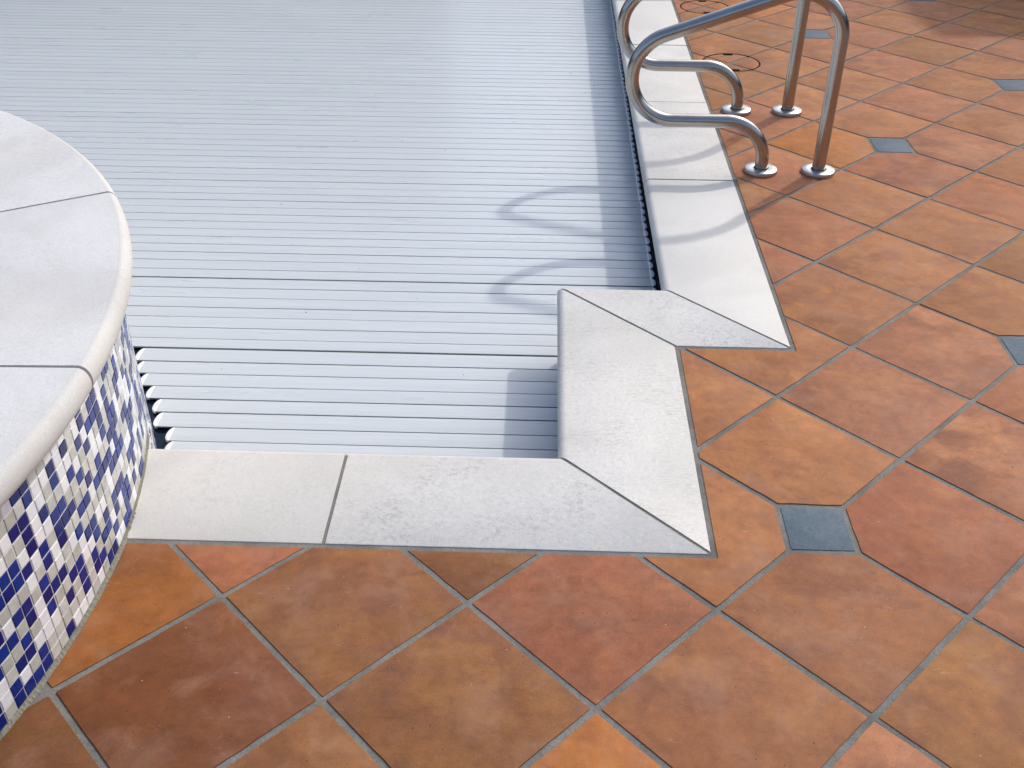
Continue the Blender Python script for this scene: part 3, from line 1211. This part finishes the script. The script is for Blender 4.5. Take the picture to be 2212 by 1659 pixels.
def make_rail(y, label):
    root = empty('handrail', (1.5, y, 0), label, 'handrail', 'pool handrails')
    bm = bmesh.new()
    path = [Vector((p.x - 1.5, p.y)) for p in rail_path()]
    tube(bm, path, 0.0235)
    from_bm('tube', bm, M_STEEL, root, smooth=True)
    for x in (1.606, 1.400):
        bm = bmesh.new()
        R1, H1 = 0.0600, 0.0160
        lathe(bm, [(0.0262, 0.001), (0.0268, H1 - 0.0006), (0.0285, H1), (R1 - 0.0035, H1 - 0.0012), (R1 - 0.0010, H1 - 0.0030), (R1, H1 - 0.0055), (R1, 0.0006)], 64)
        o = from_bm('flange', bm, M_PLATE, root)
        auto_smooth(o, 40)
        o.location = (x - 1.5, 0, 0)
        bm = bmesh.new()
        lathe(bm, [(0.0236, 0.0105), (0.0264, 0.0100), (0.0266, 0.0010)], 40)
        s_ = from_bm('gap_shade_ring', bm, M_BLACK, o)  # black ring painted in for the shaded gap around the tube
    return root


make_rail(2.151, 'bent steel pool handrail nearest the viewer, looping in front of the other')
make_rail(2.765, 'bent steel pool handrail farther away, its top cut off by the photo')

# ------------------------------------------------------------------ blown grit and plant crumbs, too small to count
gr = random.Random(31)
bm = bmesh.new()


def crumb(x, y, z, r, mi):
    az_ = gr.uniform(0, 6.28)
    ex = gr.uniform(0.6, 2.2) if mi else 1.0
    pts = [(r * ex, 0, 0), (0, r, 0), (-r * ex, 0, 0), (0, -r, 0), (0, 0, r * 0.7)]
    vs_ = [bm.verts.new((x + p[0] * math.cos(az_) - p[1] * math.sin(az_), y + p[0] * math.sin(az_) + p[1] * math.cos(az_), z + p[2])) for p in pts]
    for q in range(4):
        f_ = bm.faces.new((vs_[q], vs_[(q + 1) % 4], vs_[4]))
        f_.material_index = mi


for q in range(420):
    x, y = gr.uniform(-0.4, 3.6), gr.uniform(-0.6, 4.6)
    if y > FRONT_OUT - 0.02 and x < SIDE_OUT + 0.02 or y > JOG_OUT - 0.02 and x < LONG_OUT + 0.02:
        continue
    if math.hypot(x - SPA.x, y - SPA.y) < R_WALL + 0.02:
        continue
    crumb(x, y, 0.0006, abs(gr.gauss(0, 0.0007)) + 0.0005, gr.choice((0, 0, 1)))
for q in range(45):
    x, y = gr.uniform(-0.5, 0.95), gr.uniform(0.7, 4.0)
    if math.hypot(x - SPA.x, y - SPA.y) < R_WALL + 0.12 or (x > 0.62 and y < 1.3):
        continue
    crumb(x, y, Z_COVER + 0.0002, abs(gr.gauss(0, 0.0009)) + 0.0006, 1)
grit = from_bm('grit', bm, None)
grit.data.materials.append(mat_plain('pale_grit', (0.55, 0.50, 0.44), 0.9))
grit.data.materials.append(mat_plain('dark_crumbs', (0.12, 0.075, 0.035), 0.9))
grit['kind'] = 'stuff'
grit['label'] = 'scattered specks of grit and plant crumbs on deck and cover'
grit['category'] = 'grit'

# ------------------------------------------------------------------ unseen canopy added out of frame so its shadow falls into the far corner
hz = 1.95
cx0, cy0 = 2.53 + 0.758 * hz, 3.87 + 0.917 * hz
half = 2.4
pc = Vector((cx0 + half, cy0 + half, 0))
par = empty('shadow_caster', pc, 'unseen square canopy added to cast the shadow on the far right corner of the deck', 'shadow_caster')
bm = bmesh.new()
base = [bm.verts.new((sx * half, sy * half, hz)) for sx, sy in ((-1, -1), (1, -1), (1, 1), (-1, 1))]
drop = [bm.verts.new((sx * (half + 0.01), sy * (half + 0.01), hz - 0.16)) for sx, sy in ((-1, -1), (1, -1), (1, 1), (-1, 1))]
apex = bm.verts.new((0, 0, hz + 0.62))
for q in range(4):
    bm.faces.new((base[q], base[(q + 1) % 4], apex))
    bm.faces.new((drop[q], drop[(q + 1) % 4], base[(q + 1) % 4], base[q]))
o = from_bm('canopy', bm, M_CANVAS, par)
mod = o.modifiers.new('thick', 'SOLIDIFY')
mod.thickness = 0.004
bm = bmesh.new()
lathe(bm, [(0.0, 0.02), (0.025, 0.02), (0.025, hz + 0.60), (0.012, hz + 0.70), (0.0, hz + 0.70)], 24)
from_bm('pole', bm, M_POLE, par, smooth=True)
for q in range(4):
    a = math.pi / 4 + q * math.pi / 2
    bm = bmesh.new()
    p0, p1 = Vector((0.03 * math.cos(a), 0.03 * math.sin(a), hz + 0.57)), Vector((half * 1.38 * math.cos(a), half * 1.38 * math.sin(a), hz + 0.0))
    sd = Vector((-math.sin(a), math.cos(a), 0)) * 0.01
    dn = Vector((0, 0, -0.02))
    vs = [bm.verts.new(v) for v in (p0 - sd, p0 + sd, p0 + sd + dn, p0 - sd + dn, p1 - sd, p1 + sd, p1 + sd + dn, p1 - sd + dn)]
    for f in ((0, 1, 2, 3), (4, 5, 6, 7), (0, 1, 5, 4), (1, 2, 6, 5), (2, 3, 7, 6), (3, 0, 4, 7)):
        bm.faces.new([vs[t] for t in f])
    from_bm('rib', bm, M_POLE, par)
bm = bmesh.new()
lathe(bm, [(0.0, 0.0), (0.30, 0.0), (0.30, 0.05), (0.27, 0.075), (0.06, 0.10), (0.05, 0.32), (0.026, 0.33)], 40)
o = from_bm('base', bm, M_IRON, par)
auto_smooth(o, 40)
# ------------------------------------------------------------------ unseen dark walls added for the cover and rails to reflect
def reflection_wall(x, y, rz, length, h, label):
    gw = empty('reflection_wall', (x, y, 0), label, 'wall', 'unseen dark walls added for reflections')
    gw.rotation_euler = (0, 0, rz)
    bm = bmesh.new()
    box(bm, -length / 2, length / 2, -0.12, 0.12, -0.05, h)
    bmesh.ops.bevel(bm, geom=bm.edges[:], offset=0.01, segments=2, affect='EDGES')
    from_bm('wall', bm, M_REFLWALL, gw)
    nq = int(length / 0.8)
    st_ = length / nq
    for q in range(nq):
        bm = bmesh.new()
        box(bm, -length / 2 + q * st_ + 0.004, -length / 2 + (q + 1) * st_ - 0.004, -0.17, 0.17, h + 0.002, h + 0.06)
        o = from_bm('wall_cap', bm, M_STONE, gw)
        o['speckle'] = 0.4
        o['streak'] = [9.0, 30.0, 1.0]


reflection_wall(-5.5, 8.8, 0, 10.4, 3.5, 'unseen dark wall added for reflections, beyond the far left end of the pool')
reflection_wall(10.6, 4.0, R(90), 20.0, 2.4, 'unseen dark wall added for reflections, along the right side of the terrace')
reflection_wall(0.0, -7.0, 0, 20.0, 2.4, 'unseen dark wall added for reflections, behind the viewer')
reflection_wall(4.8, 13.6, 0, 10.8, 2.4, 'unseen dark wall added for reflections, beyond the far right end of the terrace')
reflection_wall(-10.6, 1.0, R(90), 16.0, 2.4, 'unseen dark wall added for reflections, beyond the left side of the pool')
print('tiles', tile_count, 'chips', len(chips))
